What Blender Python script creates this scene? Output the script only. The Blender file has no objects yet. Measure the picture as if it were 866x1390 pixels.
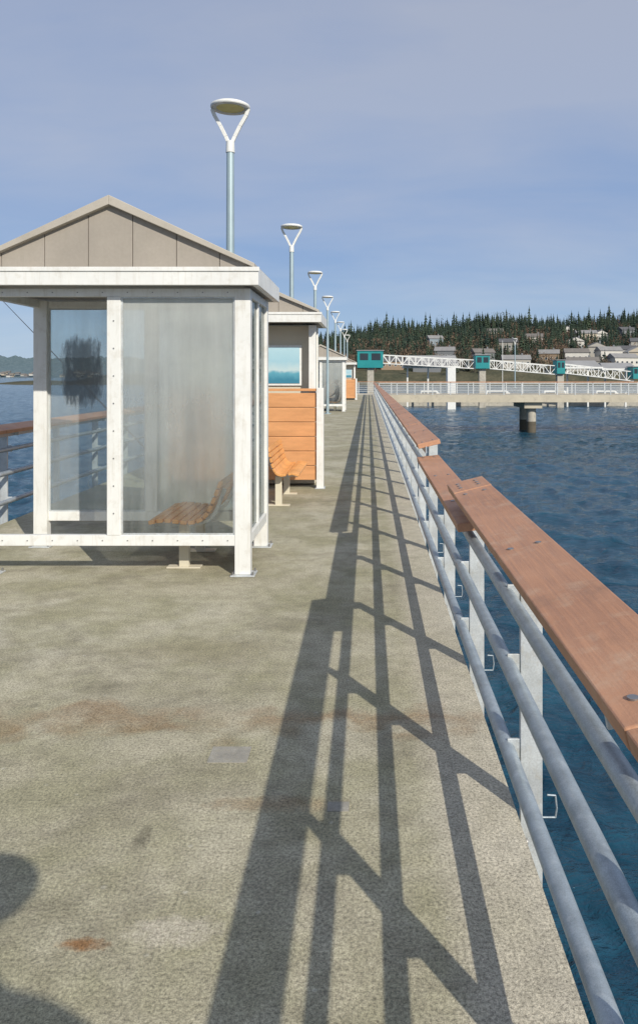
import bpy, math, random
import numpy as np
import bmesh
from mathutils import Vector, Matrix
random.seed(7)
S=bpy.context.scene
S.view_settings.view_transform='Standard'
S.view_settings.look='None'
S.view_settings.exposure=0
COL=S.collection

# ---------------------------------------------------------------- materials
def new_mat(name):
    m=bpy.data.materials.new(name); m.use_nodes=True
    nt=m.node_tree
    return m,nt,nt.nodes['Principled BSDF'],nt.nodes['Material Output']
def N(nt,t,**kw):
    n=nt.nodes.new(t)
    for k,v in kw.items(): setattr(n,k,v)
    return n
def noise(nt,vec,scale,detail=4,rough=.55,dist=0):
    n=N(nt,'ShaderNodeTexNoise'); n.inputs['Scale'].default_value=scale
    n.inputs['Detail'].default_value=detail; n.inputs['Roughness'].default_value=rough
    n.inputs['Distortion'].default_value=dist
    nt.links.new(vec,n.inputs['Vector']); return n.outputs['Fac']
def ramp(nt,fac,stops):
    r=N(nt,'ShaderNodeValToRGB'); e=r.color_ramp.elements
    while len(e)<len(stops): e.new(.5)
    for i,(p,c) in enumerate(stops):
        e[i].position=p
        e[i].color=(c,c,c,1) if not hasattr(c,'__len__') else (*c,1)
    nt.links.new(fac,r.inputs['Fac']); return r.outputs['Color']
def mixc(nt,fac,a,b,mode='MIX'):
    m=N(nt,'ShaderNodeMix',data_type='RGBA',blend_type=mode)
    def s(sock,v):
        if isinstance(v,(int,float)): sock.default_value=v
        elif isinstance(v,tuple): sock.default_value=(*v,1) if len(v)==3 else v
        else: nt.links.new(v,sock)
    s(m.inputs['Factor'],fac); s(m.inputs['A'],a); s(m.inputs['B'],b)
    return m.outputs['Result']
def mth(nt,op,a,b=0,c=None,clamp=False):
    m=N(nt,'ShaderNodeMath',operation=op,use_clamp=clamp)
    for i,v in enumerate((a,b,c)):
        if v is None: continue
        if isinstance(v,(int,float)): m.inputs[i].default_value=v
        else: nt.links.new(v,m.inputs[i])
    return m.outputs[0]
def coords(nt,scale=(1,1,1)):
    tc=N(nt,'ShaderNodeTexCoord'); mp=N(nt,'ShaderNodeMapping')
    mp.inputs['Scale'].default_value=scale
    nt.links.new(tc.outputs['Object'],mp.inputs['Vector']); return mp.outputs['Vector']
def bump(nt,h,strength,dist,bsdf):
    b=N(nt,'ShaderNodeBump'); b.inputs['Strength'].default_value=strength
    b.inputs['Distance'].default_value=dist
    nt.links.new(h,b.inputs['Height']); nt.links.new(b.outputs['Normal'],bsdf.inputs['Normal'])
def simple(name,col,rough=.5,metal=0,var=.15,scale=3,stretch=(1,1,1),bmp=0,dirt=None,dirtamt=.5,fine=0,streak=None):
    m,nt,b,o=new_mat(name)
    v=coords(nt,stretch)
    n1=noise(nt,v,scale,5,.6)
    lo=tuple(c*(1-var) for c in col); hi=tuple(min(1,c*(1+var)) for c in col)
    c=ramp(nt,n1,[(.3,lo),(.7,hi)])
    if fine:
        n3=noise(nt,v,scale*25,3,.6)
        c=mixc(nt,fine,c,ramp(nt,n3,[(.35,.25),(.65,1.0)]),'MULTIPLY')
    if dirt:
        n2=noise(nt,v,scale*2.3,6,.7)
        f=mth(nt,'MULTIPLY',ramp(nt,n2,[(.52,0.),(.72,1.)]),dirtamt)
        c=mixc(nt,f,c,dirt)
    if streak:
        n4=noise(nt,coords(nt,(14,14,1.1)),2.4,5,.7)
        c=mixc(nt,mth(nt,'MULTIPLY',ramp(nt,n4,[(.52,0.),(.74,1.)]),.45),c,streak)
    nt.links.new(c,b.inputs['Base Color'])
    r=ramp(nt,n1,[(.3,rough*.85),(.7,min(1,rough*1.15))])
    nt.links.new(r,b.inputs['Roughness'])
    b.inputs['Metallic'].default_value=metal
    if bmp: bump(nt,noise(nt,v,scale*12,4,.6),bmp,.01,b)
    return m
M={}
M['white']=simple('white_paint',(.75,.75,.72),.45,0,.05,4,dirt=(.42,.37,.28),dirtamt=.35,streak=(.50,.46,.38))
M['galv']=simple('galvanized_steel',(.42,.48,.52),.5,.5,.18,14,bmp=.1,dirt=(.60,.63,.64),dirtamt=.5,fine=.35)
M['galvpost']=simple('galvanized_post',(.58,.61,.62),.5,.25,.16,7,bmp=.1,dirt=(.40,.36,.28),dirtamt=.5,fine=.25,streak=(.40,.37,.32))
M['pole']=simple('lamp_pole_steel',(.36,.45,.48),.5,.35,.1,2)
M['taupe']=simple('taupe_panel',(.36,.32,.27),.6,0,.08,2,fine=.08,dirt=(.30,.27,.22),dirtamt=.4,streak=(.31,.28,.23))
M['taupetrim']=simple('taupe_trim',(.44,.40,.34),.55,0,.06,3,dirt=(.33,.30,.24),dirtamt=.4)
M['ceil']=simple('shelter_ceiling',(.36,.35,.33),.7,0,.08,3)
M['orange']=simple('orange_plank',(.64,.31,.13),.55,0,.14,2.5,(1,1,6),bmp=.15,fine=.12)
M['benchwood']=simple('bench_slat',(.76,.36,.12),.5,0,.2,5,bmp=.1,fine=.1)
M['cream']=simple('cream_panel',(.60,.55,.43),.6,0,.06,2)
M['teal']=simple('teal_paint',(.01,.24,.25),.5,0,.1,.5)
M['conc']=simple('pile_concrete',(.42,.39,.33),.85,0,.18,1.5,bmp=.3,dirt=(.16,.14,.1),dirtamt=.7)
M['pilelow']=simple('pile_waterline',(.10,.085,.06),.8,0,.3,2.5,bmp=.3)
M['tdeck']=simple('t_pier_concrete',(.50,.45,.35),.85,0,.12,.8,dirt=(.25,.22,.18),dirtamt=.5)
M['roofgrey']=simple('roof_grey',(.27,.27,.27),.7,0,.12,.5)
M['dark']=simple('dark_rubber',(.03,.03,.035),.6,0,.2,3)
M['bolt']=simple('bolt_steel',(.32,.31,.30),.4,.8,.1,20)
M['lens']=simple('lamp_lens',(.70,.62,.22),.35,0,.1,10)
M['winglass']=simple('window_glass',(.03,.04,.05),.12,0,.2,.5)

def capmat():
    m,nt,b,o=new_mat('railing_cap_composite')
    v=coords(nt); vs=coords(nt,(30,1.2,30))
    n1=noise(nt,vs,3,5,.6); n2=noise(nt,v,1.6,5,.65); n3=noise(nt,v,160,2,.5)
    c=ramp(nt,n2,[(.3,(.40,.20,.115)),(.7,(.54,.29,.175))])
    c=mixc(nt,.38,c,ramp(nt,n1,[(.3,.4),(.7,1.)]),'MULTIPLY')
    c=mixc(nt,mth(nt,'MULTIPLY',ramp(nt,noise(nt,v,7,6,.7),[(.52,0.),(.7,1.)]),.5),c,(.52,.38,.27))
    c=mixc(nt,mth(nt,'MULTIPLY',ramp(nt,noise(nt,v,4,6,.7),[(.56,0.),(.72,1.)]),.5),c,(.22,.125,.08))
    sx=N(nt,'ShaderNodeSeparateXYZ'); nt.links.new(v,sx.inputs[0])
    cell=mth(nt,'FLOOR',mth(nt,'DIVIDE',mth(nt,'SUBTRACT',sx.outputs['Y'],1.2),2.4))
    wn=N(nt,'ShaderNodeTexWhiteNoise',noise_dimensions='1D'); nt.links.new(cell,wn.inputs['W'])
    c=mixc(nt,.22,c,ramp(nt,wn.outputs['Value'],[(0,.5),(1,1.)]),'MULTIPLY')
    c=mixc(nt,1.,c,(1.14,1.12,1.08),'MULTIPLY')
    nt.links.new(c,b.inputs['Base Color'])
    nt.links.new(ramp(nt,n1,[(.3,.5),(.7,.72)]),b.inputs['Roughness'])
    bump(nt,mth(nt,'ADD',n1,mth(nt,'MULTIPLY',n3,.4)),.35,.004,b)
    return m
M['cap']=capmat()

def deckmat():
    m,nt,b,o=new_mat('pier_deck_concrete')
    v=coords(nt)
    sx=N(nt,'ShaderNodeSeparateXYZ'); nt.links.new(v,sx.inputs[0])
    X,Y=sx.outputs['X'],sx.outputs['Y']
    big=noise(nt,v,.55,5,.6); mid=noise(nt,v,2.6,6,.65,.3); sm=noise(nt,v,11,5,.7)
    ag=noise(nt,v,95,3,.8); ag2=noise(nt,v,280,2,.6)
    c=ramp(nt,big,[(.3,(.33,.30,.22)),(.52,(.41,.38,.29)),(.72,(.47,.445,.37))])
    c=mixc(nt,mth(nt,'MULTIPLY',ramp(nt,mid,[(.44,0.),(.64,1.)]),.5),c,(.28,.26,.18))
    g=mth(nt,'MULTIPLY',ramp(nt,noise(nt,v,1.3,6,.7),[(.42,0.),(.60,1.)]),.5)
    c=mixc(nt,g,c,(.25,.24,.14))
    g=mth(nt,'MULTIPLY',ramp(nt,noise(nt,coords(nt,(1,1.6,1)),.9,6,.75,.6),[(.50,0.),(.66,1.)]),.5)
    c=mixc(nt,g,c,(.17,.15,.11))
    vo=N(nt,'ShaderNodeTexVoronoi'); vo.inputs['Scale'].default_value=2.1; nt.links.new(v,vo.inputs['Vector'])
    sp=mth(nt,'MULTIPLY',ramp(nt,mth(nt,'ADD',vo.outputs['Distance'],mth(nt,'MULTIPLY',sm,.12)),[(.085,1.),(.13,0.)]),.4)
    c=mixc(nt,sp,c,(.13,.12,.09))
    vo2=N(nt,'ShaderNodeTexVoronoi'); vo2.inputs['Scale'].default_value=9; nt.links.new(v,vo2.inputs['Vector'])
    sp=mth(nt,'MULTIPLY',ramp(nt,mth(nt,'ADD',vo2.outputs['Distance'],mth(nt,'MULTIPLY',sm,.25)),[(.16,1.),(.22,0.)]),.35)
    c=mixc(nt,sp,c,(.60,.58,.52))
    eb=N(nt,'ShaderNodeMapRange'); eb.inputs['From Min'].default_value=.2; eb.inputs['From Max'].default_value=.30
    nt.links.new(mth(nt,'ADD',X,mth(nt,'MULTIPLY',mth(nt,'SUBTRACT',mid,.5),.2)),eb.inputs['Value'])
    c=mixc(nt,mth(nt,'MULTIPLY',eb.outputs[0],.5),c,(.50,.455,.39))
    d=mth(nt,'ABSOLUTE',mth(nt,'SUBTRACT',mth(nt,'ADD',Y,mth(nt,'MULTIPLY',mth(nt,'SUBTRACT',mid,.5),.9)),3.42))
    st=mth(nt,'SUBTRACT',1,mth(nt,'DIVIDE',d,.16),clamp=True)
    c=mixc(nt,mth(nt,'MULTIPLY',mth(nt,'MULTIPLY',st,.6),ramp(nt,noise(nt,v,1.9,3,.5),[(.36,0.),(.55,1.)])),c,(.22,.13,.06))
    def spot(x,y,rx,ry,col,amt,cin):
        a=mth(nt,'POWER',mth(nt,'DIVIDE',mth(nt,'SUBTRACT',X,x),rx),2)
        bb=mth(nt,'POWER',mth(nt,'DIVIDE',mth(nt,'SUBTRACT',Y,y),ry),2)
        q=mth(nt,'ADD',mth(nt,'ADD',a,bb),mth(nt,'MULTIPLY',mth(nt,'SUBTRACT',noise(nt,v,24,4,.7),.5),2.6))
        return mixc(nt,mth(nt,'MULTIPLY',ramp(nt,q,[(.1,1.),(1.3,0.)]),amt),cin,col)
    c=spot(-.80,2.07,.085,.028,(.22,.10,.03),.85,c)
    c=spot(-.78,2.55,.035,.08,(.09,.08,.055),.6,c)
    c=spot(-.55,2.12,.16,.07,(.54,.49,.42),.5,c)
    c=spot(-.35,2.75,.3,.06,(.23,.14,.07),.4,c)
    c=spot(-1.35,3.75,.16,.14,(.14,.125,.085),.35,c)
    c=spot(-1.0,4.3,.5,.22,(.28,.25,.16),.45,c)
    c=mixc(nt,.75,c,ramp(nt,ag,[(.32,.18),(.5,.85),(.68,1.4)]),'MULTIPLY')
    c=mixc(nt,.55,c,ramp(nt,ag2,[(.3,.3),(.6,1.25)]),'MULTIPLY')
    c=mixc(nt,.4,c,ramp(nt,sm,[(.3,.45),(.6,1.1)]),'MULTIPLY')
    c=mixc(nt,1.,c,(1.22,1.21,1.16),'MULTIPLY')
    nt.links.new(c,b.inputs['Base Color']); b.inputs['Roughness'].default_value=.92
    bump(nt,mth(nt,'ADD',ag,mth(nt,'MULTIPLY',ag2,.5)),.6,.004,b)
    return m
M['deck']=deckmat()

def watermat():
    m,nt,b,o=new_mat('sea_water')
    v=coords(nt,(1,1,1)); vw=coords(nt,(.7,1.2,1))
    n2=noise(nt,vw,1.15,5,.6,.8); n3=noise(nt,vw,4.5,5,.65,.5); n0=noise(nt,v,.012,3,.5)
    c=ramp(nt,n2,[(.35,(.005,.036,.066)),(.7,(.014,.076,.122))])
    nt.links.new(c,b.inputs['Base Color'])
    b.inputs['Roughness'].default_value=.10
    b.inputs['IOR'].default_value=1.33
    b.inputs['Specular Tint'].default_value=(.76,.91,1,1)
    h=mth(nt,'ADD',mth(nt,'MULTIPLY',n2,.35),mth(nt,'MULTIPLY',n3,.14))
    bump(nt,mth(nt,'MULTIPLY',h,mth(nt,'ADD',.6,mth(nt,'MULTIPLY',n0,.8))),.9,.5,b)
    return m
M['water']=watermat()

def glassmat(name,base,amt,streak=.25,scrape=None,tint=(.88,.94,.94),grad=0,blur=0):
    m,nt,b,o=new_mat(name)
    v=coords(nt); vs=coords(nt,(5,5,.5))
    n=noise(nt,vs,2.2,5,.65); n2=noise(nt,v,3.2,6,.7)
    sx=N(nt,'ShaderNodeSeparateXYZ'); nt.links.new(v,sx.inputs[0])
    f=mth(nt,'ADD',amt,mth(nt,'MULTIPLY',mth(nt,'SUBTRACT',n,.5),streak),clamp=True)
    f=mth(nt,'ADD',f,mth(nt,'MULTIPLY',mth(nt,'SUBTRACT',n2,.5),streak*.7),clamp=True)
    f=mth(nt,'ADD',f,mth(nt,'MULTIPLY',mth(nt,'SUBTRACT',sx.outputs['Z'],1.2),grad),clamp=True)
    colr=base
    if scrape:
        x,z,rx,rz=scrape
        a=mth(nt,'POWER',mth(nt,'DIVIDE',mth(nt,'SUBTRACT',sx.outputs['X'],x),rx),4)
        c=mth(nt,'POWER',mth(nt,'DIVIDE',mth(nt,'SUBTRACT',sx.outputs['Z'],z),rz),4)
        nn=noise(nt,coords(nt,(14,14,3)),1.6,6,.8)
        q=mth(nt,'ADD',mth(nt,'ADD',a,c),mth(nt,'MULTIPLY',mth(nt,'SUBTRACT',nn,.5),3.6))
        msk=ramp(nt,q,[(.3,1.),(1.4,0.)])
        colr=mixc(nt,msk,base,(.06,.07,.075))
        f=mth(nt,'ADD',f,mth(nt,'MULTIPLY',msk,.42),clamp=True)
    if isinstance(colr,tuple): b.inputs['Base Color'].default_value=(*colr,1)
    else: nt.links.new(colr,b.inputs['Base Color'])
    b.inputs['Roughness'].default_value=.25
    tl=N(nt,'ShaderNodeBsdfTranslucent'); tl.inputs['Color'].default_value=(*base,1)
    mb=N(nt,'ShaderNodeMixShader'); mb.inputs[0].default_value=.3
    nt.links.new(b.outputs[0],mb.inputs[1]); nt.links.new(tl.outputs[0],mb.inputs[2])
    t=N(nt,'ShaderNodeBsdfTransparent'); t.inputs['Color'].default_value=(*tint,1)
    tr=t.outputs[0]
    if blur:
        rf=N(nt,'ShaderNodeBsdfRefraction'); rf.inputs['IOR'].default_value=1.12; rf.inputs['Roughness'].default_value=.5
        rf.inputs['Color'].default_value=(*[c**.5 for c in tint],1)
        mx=N(nt,'ShaderNodeMixShader'); mx.inputs[0].default_value=blur
        nt.links.new(tr,mx.inputs[1]); nt.links.new(rf.outputs[0],mx.inputs[2]); tr=mx.outputs[0]
    gl=N(nt,'ShaderNodeBsdfGlossy'); gl.inputs['Roughness'].default_value=.04
    fr=N(nt,'ShaderNodeFresnel'); fr.inputs['IOR'].default_value=1.45
    m1=N(nt,'ShaderNodeMixShader'); m2=N(nt,'ShaderNodeMixShader')
    nt.links.new(mth(nt,'MULTIPLY',fr.outputs[0],.8),m1.inputs[0]); nt.links.new(tr,m1.inputs[1]); nt.links.new(gl.outputs[0],m1.inputs[2])
    nt.links.new(f,m2.inputs[0]); nt.links.new(m1.outputs[0],m2.inputs[1]); nt.links.new(mb.outputs[0],m2.inputs[2])
    nt.links.new(m2.outputs[0],o.inputs['Surface'])
    return m
M['glassF']=glassmat('hazy_glass',(.80,.82,.79),.25,.26,tint=(.95,.97,.96),grad=.24)
M['glassR']=glassmat('rear_hazy_glass',(.74,.77,.75),.46,.34,grad=.08,blur=.55)
M['glassB']=glassmat('scraped_glass',(.66,.70,.70),.26,.28,scrape=(-2.69,1.64,.20,.34))
M['glassS']=glassmat('side_glass',(.45,.50,.50),.14,.15)

def foliage(name,lo,hi):
    m,nt,b,o=new_mat(name)
    v=coords(nt); n1=noise(nt,v,.09,3,.6); n2=noise(nt,v,.7,3,.6)
    c=ramp(nt,n1,[(.35,lo),(.65,hi)])
    c=mixc(nt,.5,c,ramp(nt,n2,[(.3,.4),(.7,1.2)]),'MULTIPLY')
    nt.links.new(c,b.inputs['Base Color']); b.inputs['Roughness'].default_value=.9
    b.inputs['Specular IOR Level'].default_value=.1
    return m
M['conifer']=foliage('conifer_foliage',(.032,.052,.045),(.066,.090,.056))
M['bare']=foliage('bare_twigs',(.125,.092,.070),(.23,.16,.11))
M['trunk']=foliage('bark',(.09,.07,.055),(.14,.11,.09))
M['hill']=foliage('hillside_ground',(.065,.070,.045),(.12,.11,.07))
M['farhill']=foliage('far_hillside_hazed',(.10,.15,.17),(.14,.19,.21))  # blue aerial haze of the distance is painted into these hill colours
HW=[(.58,.56,.51),(.38,.36,.32),(.26,.19,.13),(.24,.29,.33),(.46,.40,.31),(.18,.19,.20)]
HM=[simple('house_wall_%d'%i,c,.8,0,.06,.4) for i,c in enumerate(HW)]
HR=[simple('house_roof_%d'%i,c,.85,0,.12,.6) for i,c in enumerate([(.10,.10,.105),(.17,.155,.14),(.24,.235,.23)])]

# ---------------------------------------------------------------- mesh builder
class B:
    def __init__(s): s.v=[];s.f=[];s.m=[];s.mats=[];s.sm=[]
    def mi(s,k):
        mt=M[k] if isinstance(k,str) else k
        if mt not in s.mats: s.mats.append(mt)
        return s.mats.index(mt)
    def add(s,vs,fs,k,smooth=False):
        o=len(s.v); i=s.mi(k); s.v.extend([tuple(q) for q in vs])
        for f in fs: s.f.append(tuple(o+j for j in f)); s.m.append(i); s.sm.append(smooth)
    def box(s,x0,x1,y0,y1,z0,z1,k):
        vs=[(x0,y0,z0),(x1,y0,z0),(x1,y1,z0),(x0,y1,z0),(x0,y0,z1),(x1,y0,z1),(x1,y1,z1),(x0,y1,z1)]
        s.add(vs,[(0,3,2,1),(4,5,6,7),(0,1,5,4),(1,2,6,5),(2,3,7,6),(3,0,4,7)],k)
    def hexa(s,bot,top,k):
        s.add(list(bot)+list(top),[(0,3,2,1),(4,5,6,7),(0,1,5,4),(1,2,6,5),(2,3,7,6),(3,0,4,7)],k)
    def cyl(s,p0,p1,r0,r1,k,n=10,smooth=True,caps=True):
        p0=Vector(p0);p1=Vector(p1);d=(p1-p0).normalized()
        a=d.orthogonal().normalized();b=d.cross(a)
        vs=[]
        for p,r in((p0,r0),(p1,r1)):
            for i in range(n):
                t=2*math.pi*i/n; vs.append(p+a*math.cos(t)*r+b*math.sin(t)*r)
        s.add(vs,[(i,(i+1)%n,n+(i+1)%n,n+i) for i in range(n)],k,smooth)
        if caps: s.add(vs,[tuple(range(n))[::-1],tuple(range(n,2*n))],k)
    def tube(s,pts,r,k,n=8):
        for a,b in zip(pts[:-1],pts[1:]): s.cyl(a,b,r,r,k,n)
    def bar(s,p0,p1,w,h,k):
        p0=Vector(p0);p1=Vector(p1);d=(p1-p0).normalized()
        up=Vector((0,0,1)) if abs(d.z)<.95 else Vector((0,1,0))
        a=d.cross(up).normalized();b=a.cross(d)
        q=[a*-w/2+b*-h/2,a*w/2+b*-h/2,a*w/2+b*h/2,a*-w/2+b*h/2]
        s.add([p0+t for t in q]+[p1+t for t in q],[(0,3,2,1),(4,5,6,7),(0,1,5,4),(1,2,6,5),(2,3,7,6),(3,0,4,7)],k)
    def make(s,name,parent=None,bevel=0,loc=None):
        me=bpy.data.meshes.new(name); me.from_pydata(s.v,[],s.f)
        for mt in s.mats: me.materials.append(mt)
        me.polygons.foreach_set('material_index',s.m)
        me.polygons.foreach_set('use_smooth',s.sm)
        me.update()
        if len(s.f)<40000:
            bm=bmesh.new(); bm.from_mesh(me); bmesh.ops.recalc_face_normals(bm,faces=bm.faces); bm.to_mesh(me); bm.free()
        ob=bpy.data.objects.new(name,me); COL.objects.link(ob)
        if parent: ob.parent=parent
        if loc: ob.location=loc
        if bevel:
            bv=ob.modifiers.new('bevel','BEVEL'); bv.width=bevel; bv.segments=2; bv.limit_method='ANGLE'; bv.angle_limit=math.radians(50)
        return ob
def empty(name,loc=(0,0,0)):
    e=bpy.data.objects.new(name,None); COL.objects.link(e); e.location=loc; return e

# ---------------------------------------------------------------- sea: one sheet, real waves
RX=.545; LX=-3.95; WZ=-3.2
rng=np.random.default_rng(3)
rad=[.5]
while rad[-1]<700: rad.append(rad[-1]*1.0068+.004)
while rad[-1]<9000: rad.append(rad[-1]*1.12)
rad=np.array(rad)
a_d=np.radians(np.arange(-52,52,.135)); a_c=np.radians(np.arange(52,308.1,8))
ang=np.concatenate([a_d,a_c]); na=len(ang); nr=len(rad)
Rg,Ag=np.meshgrid(rad,ang,indexing='ij')
Xg=Rg*np.sin(Ag); Yg=Rg*np.cos(Ag)
Z=np.zeros_like(Xg)
spac=Rg*.0068
groups=[(7,9,.030),(3.2,12,.048),(1.5,16,.066),(.75,16,.062),(.4,12,.05)]
wd=math.radians(205)
for lam0,cnt,sl in groups:
    for i in range(cnt):
        lam=lam0*math.exp(rng.normal()*.28); th=wd+rng.normal()*.62
        k=2*math.pi/lam; amp=sl*1.35/k/math.sqrt(cnt/2)
        ph=rng.uniform(0,6.28)
        att=np.clip((lam/(spac*2.2))-1,0,1)
        gu=.65+.35*np.sin(Xg*.11*rng.normal()+Yg*.09*rng.normal()+ph)
        q=np.sin(k*(Xg*math.cos(th)+Yg*math.sin(th))+ph)
        Z+=amp*att*gu*(1-2*np.abs(q)**1.3+.3*q)
Z[:, len(a_d):]=0
V=np.stack([Xg,Yg,Z+WZ],-1).reshape(-1,3)
I=np.arange(nr*na).reshape(nr,na)
A=I[:-1,:];Bq=np.roll(I,-1,axis=1)[:-1,:];C=np.roll(I,-1,axis=1)[1:,:];Dd=I[1:,:]
F=np.stack([A,Dd,C,Bq],-1).reshape(-1,4)
me=bpy.data.meshes.new('water')
me.vertices.add(len(V)); me.vertices.foreach_set('co',V.astype(np.float32).ravel())
me.loops.add(F.size); me.loops.foreach_set('vertex_index',F.astype(np.int32).ravel())
me.polygons.add(len(F)); me.polygons.foreach_set('loop_start',np.arange(0,F.size,4,dtype=np.int32))
me.polygons.foreach_set('use_smooth',np.ones(len(F),dtype=bool))
me.update(calc_edges=True); me.validate()
me.materials.append(M['water'])
if me.polygons[10].normal.z<0: me.flip_normals()
ob=bpy.data.objects.new('water',me); COL.objects.link(ob)

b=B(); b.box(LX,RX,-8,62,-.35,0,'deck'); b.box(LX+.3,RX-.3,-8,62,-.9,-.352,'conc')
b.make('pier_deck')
b=B()
for y in range(-4,62,8):
    b.box(LX-.1,RX+.05,y-.4,y+.4,-1.5,-.905,'conc')
    for x in(LX+.5,RX-.5): b.cyl((x,y,WZ-2),(x,y,-1.502),.24,.24,'conc',14)
b.make('pier_piles')
b=B()
b.box(-5.5,60,62.003,67.5,-.62,0,'tdeck')
for x in range(0,60,14):
    b.box(x-.75,x+.75,62.4,67.1,-1.15,-.622,'tdeck')
    for y in(63.2,66.2):
        b.cyl((x,y,WZ+.9),(x,y,-1.152),.40,.40,'conc',16); b.cyl((x,y,WZ-2),(x,y,WZ+.9),.41,.405,'pilelow',16)
b.make('cross_pier')

b=B(); g=simple('patch_mortar',(.37,.35,.30),.95,0,.22,16,fine=.6,dirt=(.30,.27,.2),dirtamt=.9)
b.box(-.665,-.50,3.04,3.17,.0,.003,g); b.box(-.15,-.07,2.70,2.76,0,.003,g); b.make('deck_patch')

# ---------------------------------------------------------------- railings
def cap_seg(b,cx,y0,y1,zi,zo,sgn,k='cap',th=.04):
    xi=cx-sgn*.093; xo=cx+sgn*.093
    n=Vector((-(zo-zi)*sgn,0,.18)).normalized()*th
    bot=[(xi-n.x,y0,zi-n.z),(xo-n.x,y0,zo-n.z),(xo-n.x,y1,zo-n.z),(xi-n.x,y1,zi-n.z)]
    top=[(xi,y0,zi),(xo,y0,zo),(xo,y1,zo),(xi,y1,zi)]
    b.hexa(bot,top,k)
def railing(name,cx,sgn,ya,yb,lows,edge,phase):
    root=empty(name)
    caps=B();met=B();bolts=B()
    rx=edge-sgn*.035
    px0,px1=edge+sgn*.012,edge+sgn*.092
    def low(y): return any(a<=y<=c for a,c in lows)
    hs=[];cur=ya
    for a,c in lows:
        hs.append((cur,a+.45)); cur=c-.1
    hs.append((cur,yb))
    for a,c in hs:
        ys=[a]; t=phase
        while t<c-.3:
            if t>a+.3: ys.append(t)
            t+=2.4
        ys.append(c)
        for u,w in zip(ys[:-1],ys[1:]):
            dz=random.uniform(-.003,.003)
            cap_seg(caps,cx,u+.003,w-.003,1.025+dz,1.070+dz,sgn)
            for yy in (u+.09,w-.09,(u+w)/2):
                for o in(-.045,.045):
                    xx=cx+o; zz=1.0475+dz+ sgn*o*.045/.186
                    bolts.cyl((xx,yy,zz-.01),(xx-sgn*.001,yy,zz+.003),.0105,.0105,'bolt',12)
    for a,c in lows:
        cap_seg(caps,cx,a,c,.905,.925,sgn)
        for yy in(a+.6,c-.12,(a+c)/2+.2):
            for o in(-.045,.045): bolts.cyl((cx+o,yy,.90),(cx+o,yy,.9185+sgn*o*.11),.0115,.0115,'bolt',12)
    for z,r in((.80,.025),(.545,.027),(.235,.027)):
        met.cyl((rx,ya,z),(rx,yb,z),r,r,'galv',16)
        yy=ya+2.1
        while yy<min(yb,25): met.cyl((rx,yy,z),(rx,yy+.012,z),r+.002,r+.002,'galv',16); yy+=4.05
    met.bar((cx-sgn*.02,ya,.975),(cx-sgn*.02,lows[0][0]+.45 if lows else yb,.975),.012,.06,'galv')
    if lows: met.bar((cx-sgn*.02,lows[0][1]-.1,.975),(cx-sgn*.02,yb,.975),.012,.06,'galv')
    y=2.70
    while y>ya: y-=1.35
    y+=1.35
    while y<yb:
        top=.865 if low(y) else .975
        x0,x1=min(px0,px1),max(px0,px1)
        met.box(x0,x1,y-.012,y+.012,-.28,top,'galvpost')
        met.box(min(edge,edge+sgn*.012),max(edge,edge+sgn*.012),y-.07,y+.07,-.26,-.04,'galvpost')
        for q in(-.045,.045):
            for zz in(-.08,-.22): met.cyl((edge+sgn*.012,y+q,zz),(edge+sgn*.03,y+q,zz),.012,.012,'bolt',6)
        met.bar((cx-sgn*.07,y+.019,top-.005),(cx+sgn*.08,y+.019,top+.02),.012,.055,'galvpost')
        for z in(.80,.545,.235):
            met.box(min(rx,px0),max(rx,px0)+.002,y-.005,y+.005,z-.035,z+.035,'galvpost')
        if y<20:
            hx=edge+sgn*.092
            met.tube([(hx,y,-.02),(hx+sgn*.05,y,-.02),(hx+sgn*.055,y,.012),(hx+sgn*.05,y,.06),(hx+sgn*.02,y,.062)],.004,'galv',6)
        y+=1.35
    caps.make('cap_boards',root,.004); met.make('rails_and_posts',root,.0025); bolts.make('bolts',root)
    return root
railing('pier_railing',.51,1,-2,61.5,[(3.45,6.3)],RX,1.2)
railing('pier_railing',LX-.0+.035,-1,-2,61.5,[(26,29)],LX,.6)
def trail(name,y,xa,xb):
    b=B()
    b.box(xa,xb,y-.09,y+.09,1.04,1.08,'cap')
    for z in(.95,.76,.57,.38,.2): b.box(xa,xb,y-.02,y+.02,z-.02,z+.02,'galvpost')
    x=xa+.04
    while x<xb:
        b.box(x-.04,x+.04,y-.035,y+.035,-.3,1.038,'galvpost'); x+=1.5
    b.make(name)
trail('cross_pier_railing',62.05,.9,58); trail('cross_pier_railing',67.4,-5.4,58); trail('cross_pier_railing',62.05,-5.4,-4.2)

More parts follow.
